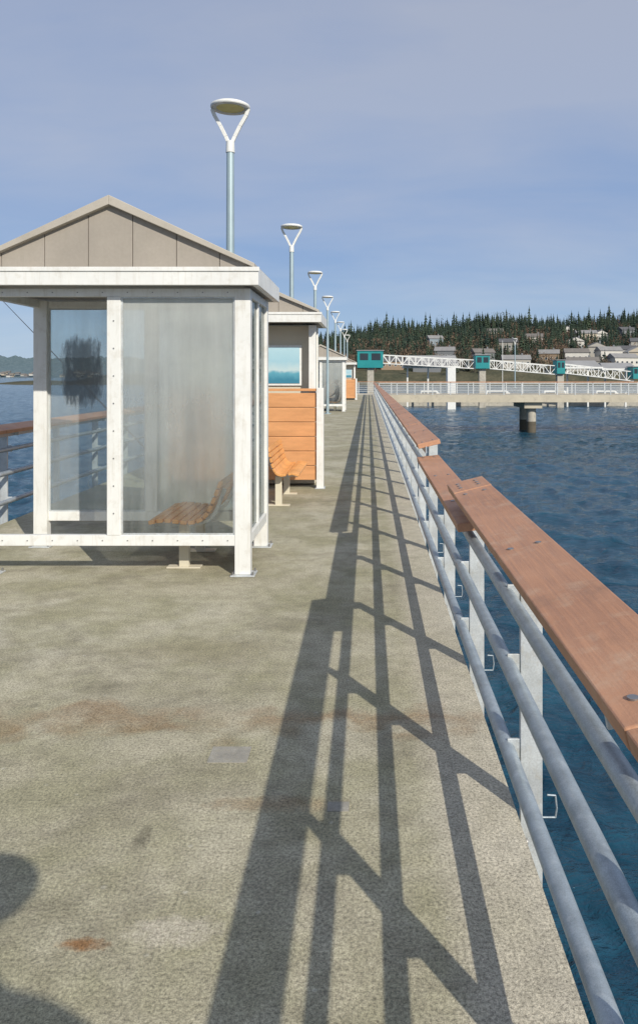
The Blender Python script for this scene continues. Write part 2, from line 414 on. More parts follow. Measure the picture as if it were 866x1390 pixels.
# ---------------------------------------------------------------- street lamps
def lamp(y,x=-1.7,z0=0,s=1.0):
    root=empty('street_lamp',(x,y,z0))
    b=B()
    b.cyl((0,0,0),(0,0,4.42),.062,.047,'pole',16)
    b.cyl((0,0,0),(0,0,.03),.15,.15,'pole',16)
    for k in range(4):
        a=k*math.pi/2+.78; b.cyl((.11*math.cos(a),.11*math.sin(a),.03),(.11*math.cos(a),.11*math.sin(a),.07),.012,.012,'bolt',6)
    b.make('pole',root)
    b=B()
    b.cyl((0,0,4.36),(0,0,4.50),.056,.05,'white',14)
    for sx in(-1,1):
        pts=[(0.015*sx,0,4.47),(.055*sx,0,4.56),(.12*sx,0,4.69),(.195*sx,0,4.82),(.225*sx,0,4.90)]
        for p,q in zip(pts[:-1],pts[1:]): b.bar(p,q,.035,.045,'white')
    b.make('fork',root,.004)
    b=B()
    n=36
    prof=[(.235,4.905),(.243,4.915),(.240,4.94),(.20,4.96),(.08,4.972),(0.002,4.974)]
    inner=[(.235,4.905),(.175,4.903),(.17,4.92)]
    for pr in(prof,inner):
        vs=[];fs=[]
        for r,z in pr:
            for i in range(n): t=2*math.pi*i/n; vs.append((r*math.cos(t),r*math.sin(t),z))
        for j in range(len(pr)-1):
            for i in range(n): fs.append((j*n+i,j*n+(i+1)%n,(j+1)*n+(i+1)%n,(j+1)*n+i))
        b.add(vs,fs,'white',True)
    b.cyl((0,0,4.915),(0,0,4.93),.17,.17,'lens',n)
    b.make('lamp_head',root)
    if s!=1: root.scale=(s,s,s)
for i in range(8): lamp(9.1+7.3*i)

# ---------------------------------------------------------------- benches
def bench(xf,sg,y0,y1,sc=1):
    root=empty('bench',(0,0,0)); b=B(); f=B()
    prof=[(0,.40),(.065,.412),(.13,.412),(.195,.405),(.26,.398),(.325,.398),(.39,.415),(.44,.455),(.475,.51),(.505,.575),(.53,.64),(.555,.705)]
    prof=[(p[0]*sc,p[1]) for p in prof]
    if sc<1: prof=prof[:3]+prof[4:]
    for i,(px,pz) in enumerate(prof):
        a=prof[max(0,i-1)];c=prof[min(len(prof)-1,i+1)]
        d=Vector((sg*(c[0]-a[0]),0,c[1]-a[1])).normalized()
        nn=Vector((-d.z,0,d.x))
        if nn.z<0: nn=-nn
        P=Vector((xf+sg*px,0,pz)); hw=.026;ht=.016
        q=[P-d*hw-nn*ht,P+d*hw-nn*ht,P+d*hw+nn*ht,P-d*hw+nn*ht]
        b.add([(p.x,y0,p.z) for p in q]+[(p.x,y1,p.z) for p in q],[(0,3,2,1),(4,5,6,7),(0,1,5,4),(1,2,6,5),(2,3,7,6),(3,0,4,7)],'benchwood')
    L=y1-y0
    for yy in(y0+.12*L+.03,y1-.12*L-.03):
        pts=[(xf+sg*p[0],yy,p[1]-.036-.015*(i>6)) for i,p in enumerate(prof)]
        pts=[(q[0]+(.02*sg if i>6 else 0),q[1],q[2]) for i,q in enumerate(pts)]
        for p,q in zip(pts[:-1],pts[1:]): f.bar(p,q,.045,.028,'galvpost')
        f.box(min(xf+sg*.20,xf+sg*.28),max(xf+sg*.20,xf+sg*.28),yy-.03,yy+.03,.012,.36,'cream')
        f.box(min(xf+sg*.10,xf+sg*.38),max(xf+sg*.10,xf+sg*.38),yy-.05,yy+.05,0.001,.014,'cream')
    b.make('slats',root,.005); f.make('legs',root,.003)
    return root

# ---------------------------------------------------------------- shelters
def roof(root,cx,hw,y0,y1,ze,zr):
    g=B()
    for yy,s in((y0+.05,-1),(y1-.05,1)):
        xs=[-hw+.06,-.86,-.52,-.175,.175,.52,.86,hw-.06] if hw>1 else [-hw+.06,-.4,0,.4,hw-.06]
        for a,c in zip(xs[:-1],xs[1:]):
            def zt(x): return ze+.01+(zr-ze-.06)*(1-abs(x)/hw)
            if c-a<.01: continue
            a2,c2=a+.003,c-.003
            pts=[(a2,ze-.0),(c2,ze-.0),(c2,zt(c2))]
            if a2<0<c2: pts.append((0,zt(0)))
            pts.append((a2,zt(a2)))
            n=len(pts)
            vs=[(cx+p[0],yy,p[1]) for p in pts]+[(cx+p[0],yy+.02*-s,p[1]) for p in pts]
            fs=[tuple(range(n)),tuple(range(n,2*n))[::-1]]+[(i,n+i,n+(i+1)%n,(i+1)%n) for i in range(n)]
            g.add(vs,fs,'taupe')
        g.box(cx-hw+.05,cx+hw-.05,min(yy+.022*-s,yy+.03*-s),max(yy+.022*-s,yy+.03*-s),ze,ze+.03,'taupetrim')
    g.make('gable_panels',root)
    r=B()
    th=.075
    for s in(-1,1):
        bot=[(cx,y0,zr-th),(cx+s*hw,y0,ze-.005),(cx+s*hw,y1,ze-.005),(cx,y1,zr-th)]
        top=[(cx,y0,zr),(cx+s*hw,y0,ze+.03),(cx+s*hw,y1,ze+.03),(cx,y1,zr)]
        r.hexa(bot,top,'taupetrim')
    r.make('roof_slabs',root,.004)
    w=B()
    zt=ze-.008; zb=ze-.145
    w.box(cx-hw-.035,cx+hw+.035,y0-.02,y0+.03,zb,zt,'white')
    w.box(cx-hw-.035,cx+hw+.035,y1-.03,y1+.02,zb,zt,'white')
    w.box(cx-hw-.035,cx-hw+.015,y0+.032,y1-.032,zb,zt,'white')
    w.box(cx+hw-.015,cx+hw+.035,y0+.032,y1-.032,zb,zt,'white')
    w.box(cx-hw-.045,cx+hw+.045,y0-.03,y0-.021,zt-.03,zt+.004,'white')
    w.make('fascia',root,.003)
    c=B(); c.box(cx-hw+.017,cx+hw-.017,y0+.032,y1-.032,zb+.02,zb+.05,'ceil'); c.make('ceiling',root)

def shelter(name,cx,yf,depth=1.08,hw=1.09,gl=('glassF','glassB','glassS','glassR')):
    root=empty(name)
    yb=yf+depth
    w=B(); P=.125
    xr=cx+hw; xl=cx-hw; zt=2.30
    for x0,x1 in((xl,xl+P),(xr-P,xr)):
        for y0,y1 in((yf,yf+P*.75),(yb-P*.75,yb)):
            w.box(x0,x1,y0,y1,.012,zt,'white')
            w.box(x0-.03,x1+.04,y0-.04,y1+.04,.0008,.0125,'galvpost')
            for ax in(x0-.012,x1+.022):
                for ay in(y0-.02,y1+.02): w.cyl((ax,ay,.012),(ax,ay,.035),.009,.009,'bolt',6)
    mz0,mz1=.24,.325
    for y0,y1 in((yf,yf+.06),(yb-.06,yb)):
        w.box(xl+P,xr-P,y0+.004,y1,mz0,mz1,'white')
        w.box(xl+P,xr-P,y0+.004,y1,2.235,zt,'white')
        w.box(cx-.055,cx+.055,y0+.0,y1-.002,mz1,2.235,'white')
    for i,(x0,x1) in enumerate(((xr-.06,xr-.004),(xl+.004,xl+.06))):
        w.box(x0,x1,yf+P*.75,yb-P*.75,2.235,zt,'white')
        if i==0: w.box(x0,x1,yf+P*.75,yb-P*.75,mz0,mz1,'white')
    w.box(xr-.05,xr-.01,(yf+yb)/2-.03,(yf+yb)/2+.03,mz1,2.235,'white')
    for z in[.5+.22*i for i in range(8)]:
        w.cyl((cx,yf,z),(cx,yf-.004,z),.006,.006,'bolt',8)
    for x in[xl+.2+.2*i for i in range(10)]:
        w.cyl((x,yf+.004,.283),(x,yf-.001,.283),.005,.005,'bolt',8)
        w.cyl((x,yf+.004,2.268),(x,yf-.001,2.268),.005,.005,'bolt',8)
    w.make('frame',root,.004)
    g=B()
    def pane(x0,x1,y,k):
        g.box(x0,x1,y-.003,y+.003,mz1,2.235,k)
    pane(cx+.055,xr-P,yf+.03,gl[0]); pane(cx+.055,xr-P,yb-.03,gl[3])
    pane(xl+P,cx-.055,yb-.03,gl[1])
    g.box(xr-.034,xr-.028,yf+P*.75,(yf+yb)/2-.03,mz1,2.235,gl[2])
    g.box(xr-.034,xr-.028,(yf+yb)/2+.03,yb-P*.75,mz1,2.235,gl[2])
    g.make('glass',root)
    s=B()
    gs='galvpost'
    for (x0,x1,y) in((cx+.055,xr-P,yf+.026),(xl+P,cx-.055,yb-.034),(cx+.055,xr-P,yb-.034)):
        s.box(x0,x0+.014,y-.012,y-.0005,mz1,2.235,gs); s.box(x1-.014,x1,y-.012,y-.0005,mz1,2.235,gs)
        s.box(x0+.0145,x1-.0145,y-.012,y-.0005,mz1,mz1+.014,gs); s.box(x0+.0145,x1-.0145,y-.012,y-.0005,2.221,2.235,gs)
    s.make('glazing_beads',root)
    roof(root,cx,1.14,yf-.12,yb+.12,2.455,3.02)
    return root
shelter('glass_shelter',-2.03,5.88)
bench(-1.77,1,6.02,6.86)
shelter('glass_shelter',-2.12,33.0,depth=1.5)

def kiosk(cx,yf,depth,hw):
    root=empty('information_kiosk')
    yb=yf+depth; xr=cx+hw; xl=cx-hw
    w=B()
    for x0,x1 in((xr+.02,xr+.12),(xl-.12,xl-.02)):
        w.box(x0,x1,yf-.02,yf+.10,.01,1.43,'white')
        w.box(x0-.02,x1+.02,yf-.06,yf+.14,.0008,.012,'galvpost')
    w.box(xl-.02,xr+.02,yf+.0,yf+.09,1.385,1.42,'orange')
    for x in(xl+.04,xr-.05):
        w.box(x-.05,x+.05,yb-.5,yb-.4,.01,2.33,'white')
        w.box(x-.05,x+.05,yf+.12,yf+.22,1.2,2.33,'white')
    w.make('frame',root,.004)
    p=B(); z=.12
    for i in range(6):
        p.box(xl-.018,xr+.018,yf+.02,yf+.06,z,z+.20,'orange'); z+=.207
    p.make('plank_wall',root,.006)
    c=B(); yc=yf+.35
    c.box(xl,xr-.02,yc,yc+.5,.02,2.33,'cream')
    c.make('cream_cabinet',root,.005)
    q=B(); x0,x1=xr-.90,xr-.25
    q.box(x0-.03,x1+.03,yc-.03,yc-.002,1.46,2.05,'white'); q.box(x0,x1,yc-.036,yc-.031,1.49,2.02,POST); q.make('poster_panel',root)
    roof(root,cx,hw+.06,yf-.12,yb+.12,2.50,3.02)
    return root
m,nt,bs,o=new_mat('seascape_poster')
tc=N(nt,'ShaderNodeTexCoord'); sx=N(nt,'ShaderNodeSeparateXYZ'); nt.links.new(tc.outputs['Object'],sx.inputs[0])
nz=noise(nt,tc.outputs['Object'],9,5,.6)
h=mth(nt,'ADD',sx.outputs['Z'],mth(nt,'MULTIPLY',mth(nt,'SUBTRACT',nz,.5),.12))
h=mth(nt,'DIVIDE',mth(nt,'SUBTRACT',h,1.49),.53)
c=ramp(nt,h,[(0.1,(.05,.22,.32)),(.28,(.12,.36,.46)),(.36,(.50,.62,.64)),(.6,(.34,.55,.64)),(.95,(.42,.62,.70))])
nt.links.new(c,bs.inputs['Base Color']); bs.inputs['Roughness'].default_value=.3
POST=m
kiosk(-1.78,10.45,1.1,1.03)
bench(-.86,-1,8.9,10.15,.62)
kiosk(-1.85,49,1.1,1.0)
bench(-1.75,1,33.3,34.3)

# ---------------------------------------------------------------- fishing rod
b=B()
tip=Vector((-6,11.8,2.96)); R=Vector((-3.85,10.9,1.10)); d=(tip-R); butt=R-d*.54
b.cyl(butt,butt+(tip-butt)*.12,.014,.013,'dark',8)
b.cyl(butt+(tip-butt)*.12,tip,.011,.004,'dark',8)
mid=butt+(tip-butt)*.14
b.cyl(mid+Vector((0,-.03,-.05)),mid+Vector((0,.03,-.05)),.03,.03,'bolt',12)
b.make('fishing_rod')

# ---------------------------------------------------------------- people
def skin_body(name,J,E,rad,root_j,matf,parent,sub=2):
    names=list(J); me=bpy.data.meshes.new(name)
    me.from_pydata([J[n] for n in names],[(names.index(a),names.index(c)) for a,c in E],[])
    ob=bpy.data.objects.new(name,me); COL.objects.link(ob)
    sk=ob.modifiers.new('skin','SKIN'); sk.use_smooth_shade=True
    sv=me.skin_vertices[0].data
    for i,n in enumerate(names):
        r=rad[n]; sv[i].radius=(r,r) if not isinstance(r,tuple) else r
        sv[i].use_root=(n==root_j)
    ss=ob.modifiers.new('s','SUBSURF'); ss.levels=sub; ss.render_levels=sub
    dg=bpy.context.evaluated_depsgraph_get(); dg.update()
    nm=bpy.data.meshes.new_from_object(ob.evaluated_get(dg))
    bpy.data.objects.remove(ob)
    ob=bpy.data.objects.new(name,nm); COL.objects.link(ob); ob.parent=parent
    nm.materials.clear()
    mats=[]
    segs=[(Vector(J[a]),Vector(J[c]),a,c) for a,c in E]
    for p in nm.polygons:
        ce=p.center; best=None
        for A,C,a,c in segs:
            dd=C-A; t=max(0,min(1,(ce-A).dot(dd)/max(1e-9,dd.length_squared))); q=(ce-(A+dd*t)).length
            if best is None or q<best[0]: best=(q,a,c)
        mk=matf(best[1],best[2])
        if mk not in mats: mats.append(mk); nm.materials.append(M[mk])
        p.material_index=mats.index(mk); p.use_smooth=True
    return ob
M['skin']=simple('skin',(.50,.30,.22),.55,0,.05,8)
M['jacket']=simple('dark_jacket',(.035,.04,.055),.8,0,.2,6)
M['jacketr']=simple('red_jacket',(.30,.05,.05),.8,0,.2,6)
M['jeans']=simple('jeans',(.04,.06,.11),.85,0,.2,8)
M['hair']=simple('hair',(.05,.035,.025),.7,0,.2,15)
M['shoe']=simple('shoe',(.04,.035,.03),.6,0,.2,8)
def head(parent,c,yaw,hat=False,pitch=0):
    bm=bmesh.new(); bmesh.ops.create_uvsphere(bm,u_segments=28,v_segments=20,radius=1)
    for v in bm.verts:
        x,y,z=v.co
        if z<0:
            k=1+.32*z; x*=k; y=y*(1+.12*z) if y>0 else y*(1+.35*z)
        nz=max(0,1-(abs(x)/.22)**2)*max(0,1-((z+.12)/.22)**2) if y>0 else 0
        y+=.28*nz
        ey=max(0,1-((abs(x)-.36)/.16)**2)*max(0,1-((z-.06)/.12)**2) if y>0 else 0
        y-=.07*ey
        mo=max(0,1-(abs(x)/.28)**2)*max(0,1-((z+.47)/.06)**2) if y>0 else 0
        y+=.05*mo
        v.co=(x*.076,y*.095,z*.118)
    me=bpy.data.meshes.new('head'); bm.to_mesh(me); bm.free(); me.materials.append(M['skin'])
    for p in me.polygons: p.use_smooth=True
    h=bpy.data.objects.new('head',me); COL.objects.link(h); h.parent=parent; h.location=c; h.rotation_euler=(pitch,0,yaw)
    b=B()
    for s in(-1,1):
        b.cyl((s*.028,.082,.008),(s*.028,.0865,.008),.012,.008,'white',10); b.cyl((s*.028,.0866,.008),(s*.028,.0885,.008),.006,.005,'dark',8)
        b.cyl((s*.072,-.005,0),(s*.086,-.012,.004),.028,.022,'skin',10)
        b.bar((s*.014,.092,.03),(s*.046,.083,.032),.006,.006,'hair')
    b.bar((-.022,.0885,-.055),(.022,.0885,-.055),.006,.006,'jacketr')
    b.make('face',h)
    bm=bmesh.new(); bmesh.ops.create_uvsphere(bm,u_segments=24,v_segments=16,radius=1)
    kill=[v for v in bm.verts if (v.co.z<-.25) or (v.co.y>.25 and v.co.z<.50)]
    bmesh.ops.delete(bm,geom=kill,context='VERTS')
    for v in bm.verts: v.co=(v.co.x*.086,v.co.y*.104-.004,v.co.z*.127+.003)
    me=bpy.data.meshes.new('hair'); bm.to_mesh(me); bm.free(); me.materials.append(M['hair'])
    for p in me.polygons: p.use_smooth=True
    o=bpy.data.objects.new('hair',me); COL.objects.link(o); o.parent=h
    if hat:
        b=B(); b.cyl((0,0,.055),(0,0,.065),.20,.19,'jacket',24); b.cyl((0,0,.06),(0,0,.155),.105,.09,'jacket',24); b.make('hat',h,.004)
def hand(parent,wrist,dirv,palmn,side,curl):
    d=Vector(dirv).normalized(); n=Vector(palmn).normalized(); l=d.cross(n).normalized()*side
    W=Vector(wrist)
    J={'w':W,'p1':W+d*.035,'p2':W+d*.075}; E=[('w','p1'),('p1','p2')]; R={'w':(.024,.018),'p1':(.033,.016),'p2':(.034,.014)}
    for i,(off,ln) in enumerate(((.030,.070),(.010,.080),(-.010,.074),(-.029,.058))):
        base=W+d*.088+l*off; J['k%d'%i]=base; R['k%d'%i]=.0098
        E.append(('p2','k%d'%i)); prev='k%d'%i; pos=base; a=0
        for j,fr in enumerate((.45,.32,.23)):
            a+=curl; dv=d*math.cos(a)-n*math.sin(a)
            pos=pos+dv*ln*fr; k='f%d%d'%(i,j); J[k]=pos; R[k]=.0088-.0009*j; E.append((prev,k)); prev=k
    J['t0']=W+d*.03+l*.035; J['t1']=W+d*.055+l*.055-n*.012; J['t2']=W+d*.082+l*.062-n*.024
    R['t0']=.012;R['t1']=.0105;R['t2']=.009; E+= [('p1','t0'),('t0','t1'),('t1','t2')]
    skin_body('hand',J,E,R,'p1',lambda a,c:'skin',parent,1)
def person(name,J,top,hat=False,yaw=0,pitch=0,hd=None):
    root=empty(name)
    E=[('pelvis','spine'),('spine','chest'),('chest','neck'),('neck','skull')]
    rad={'pelvis':(.155,.115),'spine':(.15,.11),'chest':(.175,.12),'neck':.055,'skull':.05}
    for s in'lr':
        E+=[('chest','sh'+s),('sh'+s,'el'+s),('el'+s,'wr'+s),('pelvis','hip'+s),('hip'+s,'kn'+s),('kn'+s,'an'+s),('an'+s,'toe'+s)]
        rad.update({'sh'+s:.068,'el'+s:.047,'wr'+s:.03,'hip'+s:.098,'kn'+s:.065,'an'+s:.045,'toe'+s:.038})
    def mf(a,c):
        if a in('neck',): return 'skin'
        if a[:2]in('sh','el') or a in('spine','chest'): return top
        if a=='pelvis' and c=='spine': return top
        if a[:2]=='an': return 'shoe'
        return 'jeans'
    skin_body('body',J,E,rad,'pelvis',mf,root)
    head(root,hd,yaw,hat,pitch)
    return root
sx0,sy0=-1.52,33.65
J={'pelvis':(sx0+.12,sy0,.56),'spine':(sx0+.15,sy0,.76),'chest':(sx0+.15,sy0,.98),'neck':(sx0+.12,sy0,1.16),'skull':(sx0+.10,sy0,1.24)}
for s,k in(('l',-1),('r',1)):
    J.update({'sh'+s:(sx0+.14,sy0+k*.19,1.06),'el'+s:(sx0+.02,sy0+k*.24,.80),'wr'+s:(sx0-.20,sy0+k*.15,.66),
      'hip'+s:(sx0+.06,sy0+k*.09,.52),'kn'+s:(sx0-.36,sy0+k*.12,.52),'an'+s:(sx0-.36,sy0+k*.12,.09),'toe'+s:(sx0-.52,sy0+k*.14,.04)})
pr=person('seated_person',J,'jacket',yaw=math.radians(100),hd=(sx0+.08,sy0,1.33))
for k in(-1,1): hand(pr,(sx0-.20,sy0+k*.15,.655),(-1,-.1*k,-.15),(0,0,1),-k,.25)
# the photographer, whose shadow falls at the lower left
px,py=.255,-.17
J={'pelvis':(px-.09,py-.08,1.0),'spine':(px-.05,py-.08,1.2),'chest':(px,py-.07,1.45),'neck':(px,py-.03,1.62),'skull':(px,py-.02,1.70)}
for s,k in(('l',-1),('r',1)):
    J.update({'sh'+s:(px+k*.19,py-.07,1.55),'el'+s:(px+k*.27,py+.0,1.42),'wr'+s:(.02+k*.085,py+.06,1.50),
      'hip'+s:(px-.10+k*.1,py-.08,.93),'kn'+s:(px-.12+k*.13,py-.05,.50),'an'+s:(px-.12+k*.14,py-.08,.09),'toe'+s:(px-.12+k*.16,py+.08,.04)})
ph=person('photographer',J,'jacket',hat=True,hd=(px,py-.01,1.80))
for k in(-1,1): hand(ph,(.02+k*.085,py+.06,1.50),(-.15*k,.1,1),(0,-1,0) ,k,.45)
b=B(); b.box(-.07,.07,-.10,-.055,1.56,1.66,'dark'); b.cyl((0,-.055,1.605),(0,-.012,1.605),.036,.036,'dark',20); b.make('held_camera',ph)

# ---------------------------------------------------------------- marina ramps behind the cross pier
def W(px,py,d): return Vector(((px-499.5)/1000*d,d,1.6+(510-py)/1000*d))
def truss(name,p0,p1,h,w=2.2,k='white',n=12,t=.16):
    b=B(); p0=Vector(p0);p1=Vector(p1)
    for oy in(0,w):
        o=Vector((0,oy,0)); up=Vector((0,0,h))
        b.bar(p0+o,p1+o,t,t,k); b.bar(p0+o+up,p1+o+up,t,t,k)
        for i in range(n+1):
            q=p0+(p1-p0)*(i/n)+o; b.bar(q,q+up,t*.7,t*.7,k)
            if i<n:
                q2=p0+(p1-p0)*((i+1)/n)+o
                if i%2: b.bar(q,q2+up,t*.6,t*.6,k)
                else: b.bar(q+up,q2,t*.6,t*.6,k)
    b.bar(p0+Vector((0,w/2,.02)),p1+Vector((0,w/2,.02)),w-.2,.1,'roofgrey')
    b.make(name)
D=112
truss('gangway_truss',W(520,493,D),W(645,500,D),1.3,n=14,t=.13)
truss('gangway_truss',W(665,500,D),W(756,508,D),1.3,n=10,t=.13)
truss('gangway_truss',W(765,506,D),W(860,517,D),1.4,n=10,t=.13)
def tealbox(name,pa,pb,dep=3,legs=()):
    b=B(); a=W(*pa,D);c=W(*pb,D)
    b.box(a.x,c.x,D-.5,D+dep,c.z,a.z,'teal')
    b.box(a.x-.15,c.x+.15,D-.65,D+dep+.15,a.z+.001,a.z+.12,'roofgrey')
    wx=(c.x-a.x)
    b.box(a.x+.1*wx,a.x+.42*wx,D-.53,D-.502,c.z+.45*(a.z-c.z),c.z+.85*(a.z-c.z),'winglass')
    b.box(a.x+.55*wx,a.x+.9*wx,D-.53,D-.502,c.z+.45*(a.z-c.z),c.z+.85*(a.z-c.z),'winglass')
    for lx in legs:
        q=W(lx,510,D); b.box(q.x-.5,q.x+.5,D,D+1,WZ-2,c.z-.002,'conc')
    b.make(name,bevel=.03)
tealbox('teal_control_house',(485,476),(520,499),3,(503,))
tealbox('teal_control_house',(645,482),(664,500),2,(655,))
tealbox('teal_control_house',(755,489),(766,507),2,(761,))
tealbox('teal_control_house',(858,498),(872,514),2,())
b=B()
for a,c,y0,y1 in((548,622,482,497),(762,812,489,498),(812.5,860,492,500)):
    p=W(a,y0,D+4);q=W(c,y1,D+4)
    zt,zb=p.z,q.z
    b.hexa([(p.x,D+2,zb),(q.x,D+2,zb),(q.x,D+8,zb),(p.x,D+8,zb)],[(p.x+.4,D+4.5,zt),(q.x-.4,D+4.5,zt),(q.x-.4,D+5.5,zt),(p.x+.4,D+5.5,zt)],'roofgrey')
    b.box(p.x-.1,q.x+.1,D+1.9,D+8.1,zb-.25,zb-.002,'white')
    x=p.x+.5
    while x<q.x:
        b.box(x-.12,x+.12,D+2.3,D+2.54,WZ,zb-.26,'white'); x+=3.2
b.make('covered_walkway')
b=B()
q=W(612,500,108); b.box(q.x-.6,q.x+.6,107,109,WZ-1,q.z+.1,'white')
b.make('concrete_pier_column',bevel=.05)
lamp(100,x=W(699,0,100).x,z0=0,s=1.35)
b=B()
b.box(-10,160,118,121,-3.5,-2.2,'conc')
b.box(20,150,150,153,-3.4,-2.4,'conc'); b.make('marina_quay')
def boat(x,y,L,k):
    b=B(); z=WZ; w=L*.3
    bot=[(x+L*.04,y+w*.3,z-.2),(x+L*.8,y+w*.3,z-.2),(x+L*.8,y+w*.7,z-.2),(x+L*.04,y+w*.7,z-.2)]
    top=[(x,y,z+1.1),(x+L,y+w*.42,z+1.4),(x+L,y+w*.58,z+1.4),(x,y+w,z+1.1)]
    b.hexa(bot,top,'white')
    b.hexa([(x+L*.2,y+w*.15,z+1.1),(x+L*.7,y+w*.2,z+1.1),(x+L*.7,y+w*.8,z+1.1),(x+L*.2,y+w*.85,z+1.1)],[(x+L*.22,y+w*.2,z+2.3),(x+L*.55,y+w*.25,z+2.3),(x+L*.55,y+w*.75,z+2.3),(x+L*.22,y+w*.8,z+2.3)],'white')
    b.box(x+L*.24,x+L*.54,y+w*.15,y+w*.2,z+1.55,z+2.05,'winglass')
    if k: b.cyl((x+L*.5,y+w*.5,z+2),(x+L*.5,y+w*.5,z+11),.07,.04,'white',6)
    b.make('moored_boat',bevel=.05)
for x,k in((8,0),(18,1),(27,0),(37,0),(48,1),(58,0),(70,1)): boat(x+random.uniform(-1,1),124+random.uniform(0,4),random.uniform(8,12),k)

# ---------------------------------------------------------------- hills, forest, houses
def ridge(x):
    return 32+ .062*x + 2.5*math.sin(x*.021)+1.6*math.sin(x*.057+1)
def hz(x,y):
    t=(y-400)/250
    if t<0: return WZ-1+ (t*20)
    if t<=1: z=WZ+3+ (ridge(x)-0)*(t**.9)
    else: z=WZ+3+ridge(x)*max(0,1-(t-1)*.5)
    lf=min(1,max(0,(x+260)/200))
    return z*lf+(WZ-2)*(1-lf)+1.2*math.sin(x*.07+y*.05)
vs=[];fs=[];nx,ny=90,36
for j in range(ny):
    for i in range(nx):
        x=-300+ i*10; y=385+j*12
        vs.append((x,y,hz(x,y)))
for j in range(ny-1):
    for i in range(nx-1):
        a=j*nx+i; fs.append((a,a+1,a+nx+1,a+nx))
b=B(); b.add(vs,fs,'hill',True); b.make('hill')
taken=[]
def house(x,y,z,w,d,h,rot,wm,rm):
    b=B()
    H=h
    b.box(-w/2,w/2,-d/2,d/2,-3,H,HM[wm])
    rh=w*.26 if rot else d*.3
    o=.5
    bot=[(-w/2-o,-d/2-o,H-.05),(w/2+o,-d/2-o,H-.05),(w/2+o,d/2+o,H-.05),(-w/2-o,d/2+o,H-.05)]
    top=[(-w/2-o,-.1,H+rh),(w/2+o,-.1,H+rh),(w/2+o,.1,H+rh),(-w/2-o,.1,H+rh)]
    if rot:
        b.add([bot[0],bot[1],(0,-d/2-o,H+rh),bot[3],bot[2],(0,d/2+o,H+rh)],[(0,1,2),(4,3,5),(0,2,5,3),(1,4,5,2),(0,3,4,1)],HR[rm])
        b.add([(-w/2+.3,-d/2-o-.02,H+.2),(w/2-.3,-d/2-o-.02,H+.2),(0,-d/2-o-.02,H+rh-.5)],[(0,1,2)],HM[wm])
    else: b.hexa(bot,top,HR[rm])
    nst=max(1,int(H/2.8)); nw=max(2,int(w/3))
    for s in range(nst):
        for i in range(nw):
            cxw=-w/2+(i+.5)*w/nw; zz=.9+s*2.8
            b.box(cxw-.75,cxw+.75,-d/2-.06,-d/2-.01,zz-.1,zz+1.35,'white')
            b.box(cxw-.62,cxw+.62,-d/2-.09,-d/2-.065,zz,zz+1.25,'winglass')
    b.box(w*.2,w*.2+.9,-.5,.4,H,H+rh+1,HM[5])
    ob=b.make('house',loc=(x,y,z)); ob.rotation_euler=(0,0,random.uniform(-.35,.35))
    taken.append((x,y,w*.62))
def hp(px,y,w,h,rot,wm,rm):
    x=(px-499.5)/1000*y; house(x,y,hz(x,y)+1,w,9,h,rot,wm,rm)
for a in((782,452,14,4.6,0,0,1),(808,470,12,5,1,1,0),(826,455,14,4.6,0,0,2),(848,475,13,5,0,0,0),(862,450,13,5,1,4,2),
         (870,505,14,5,0,1,0),(745,455,12,4.6,0,2,2),(690,505,12,4.6,0,1,0),(655,460,13,4.6,0,5,1),
         (604,465,12,4.6,0,5,2),(672,590,12,5,0,0,1),(795,560,15,5,0,4,2),(812,566,12,5,1,0,0),(725,540,12,5,0,0,1),(780,520,12,5,1,0,0),
         (768,615,13,5,1,0,0),(850,585,13,5,0,5,0),(590,560,11,4.6,0,3,2),(530,440,14,3.6,0,2,0),(580,432,16,3.6,0,5,1),(700,432,16,3.6,0,1,2),(790,430,18,4,0,1,1),(845,432,16,4.2,0,0,2)):
    hp(*a)

def conifer(b,x,y,z,h,r,tiers=8):
    b.cyl((x,y,z-1),(x,y,z+h*.9),r*.07,r*.02,'trunk',5,False,False)
    vs=[];fs=[]
    for t in range(tiers):
        f=t/(tiers-1)
        zt=z+h*(.10+.90*f*.93); rr=r*(1-f)**.85*random.uniform(.75,1.15)+.25
        n=7; ph=random.random()*6.28
        for i in range(n):
            a=ph+6.283*i/n+random.uniform(-.25,.25); L=rr*random.uniform(.55,1.2)
            hh=h/tiers*1.25
            da=.42
            o=len(vs)
            vs+= [(x,y,zt+hh*.75),(x+L*math.cos(a-da)*.75,y+L*math.sin(a-da)*.75,zt-hh*.12),(x+L*math.cos(a),y+L*math.sin(a),zt-hh*.35*random.random()),(x+L*math.cos(a+da)*.75,y+L*math.sin(a+da)*.75,zt-hh*.12)]
            fs+= [(o,o+1,o+2),(o,o+2,o+3)]
    b.add(vs,fs,'conifer')
def decid(b,x,y,z,h,r,k='bare'):
    b.cyl((x,y,z-1),(x,y,z+h*.5),.35,.2,'trunk',5,False,False)
    vs=[];fs=[]
    for i in range(5):
        a=random.random()*6.28; e=Vector((x+math.cos(a)*r*.6,y+math.sin(a)*r*.6,z+h*random.uniform(.7,.95)))
        b.cyl((x,y,z+h*random.uniform(.25,.45)),e,.14,.04,'trunk',4,False,False)
    for i in range(70):
        while True:
            p=Vector((random.uniform(-1,1),random.uniform(-1,1),random.uniform(-1,1)))
            if .25<p.length<1: break
        c=Vector((x+p.x*r,y+p.y*r,z+h*.62+p.z*h*.36)); s=random.uniform(.35,.85)
        o=len(vs)
        for _ in range(3): vs.append(tuple(c+Vector((random.uniform(-s,s),random.uniform(-s,s),random.uniform(-s,s)*1.4))))
        fs.append((o,o+1,o+2))
    b.add(vs,fs,k)
fb=B()
cnt=0
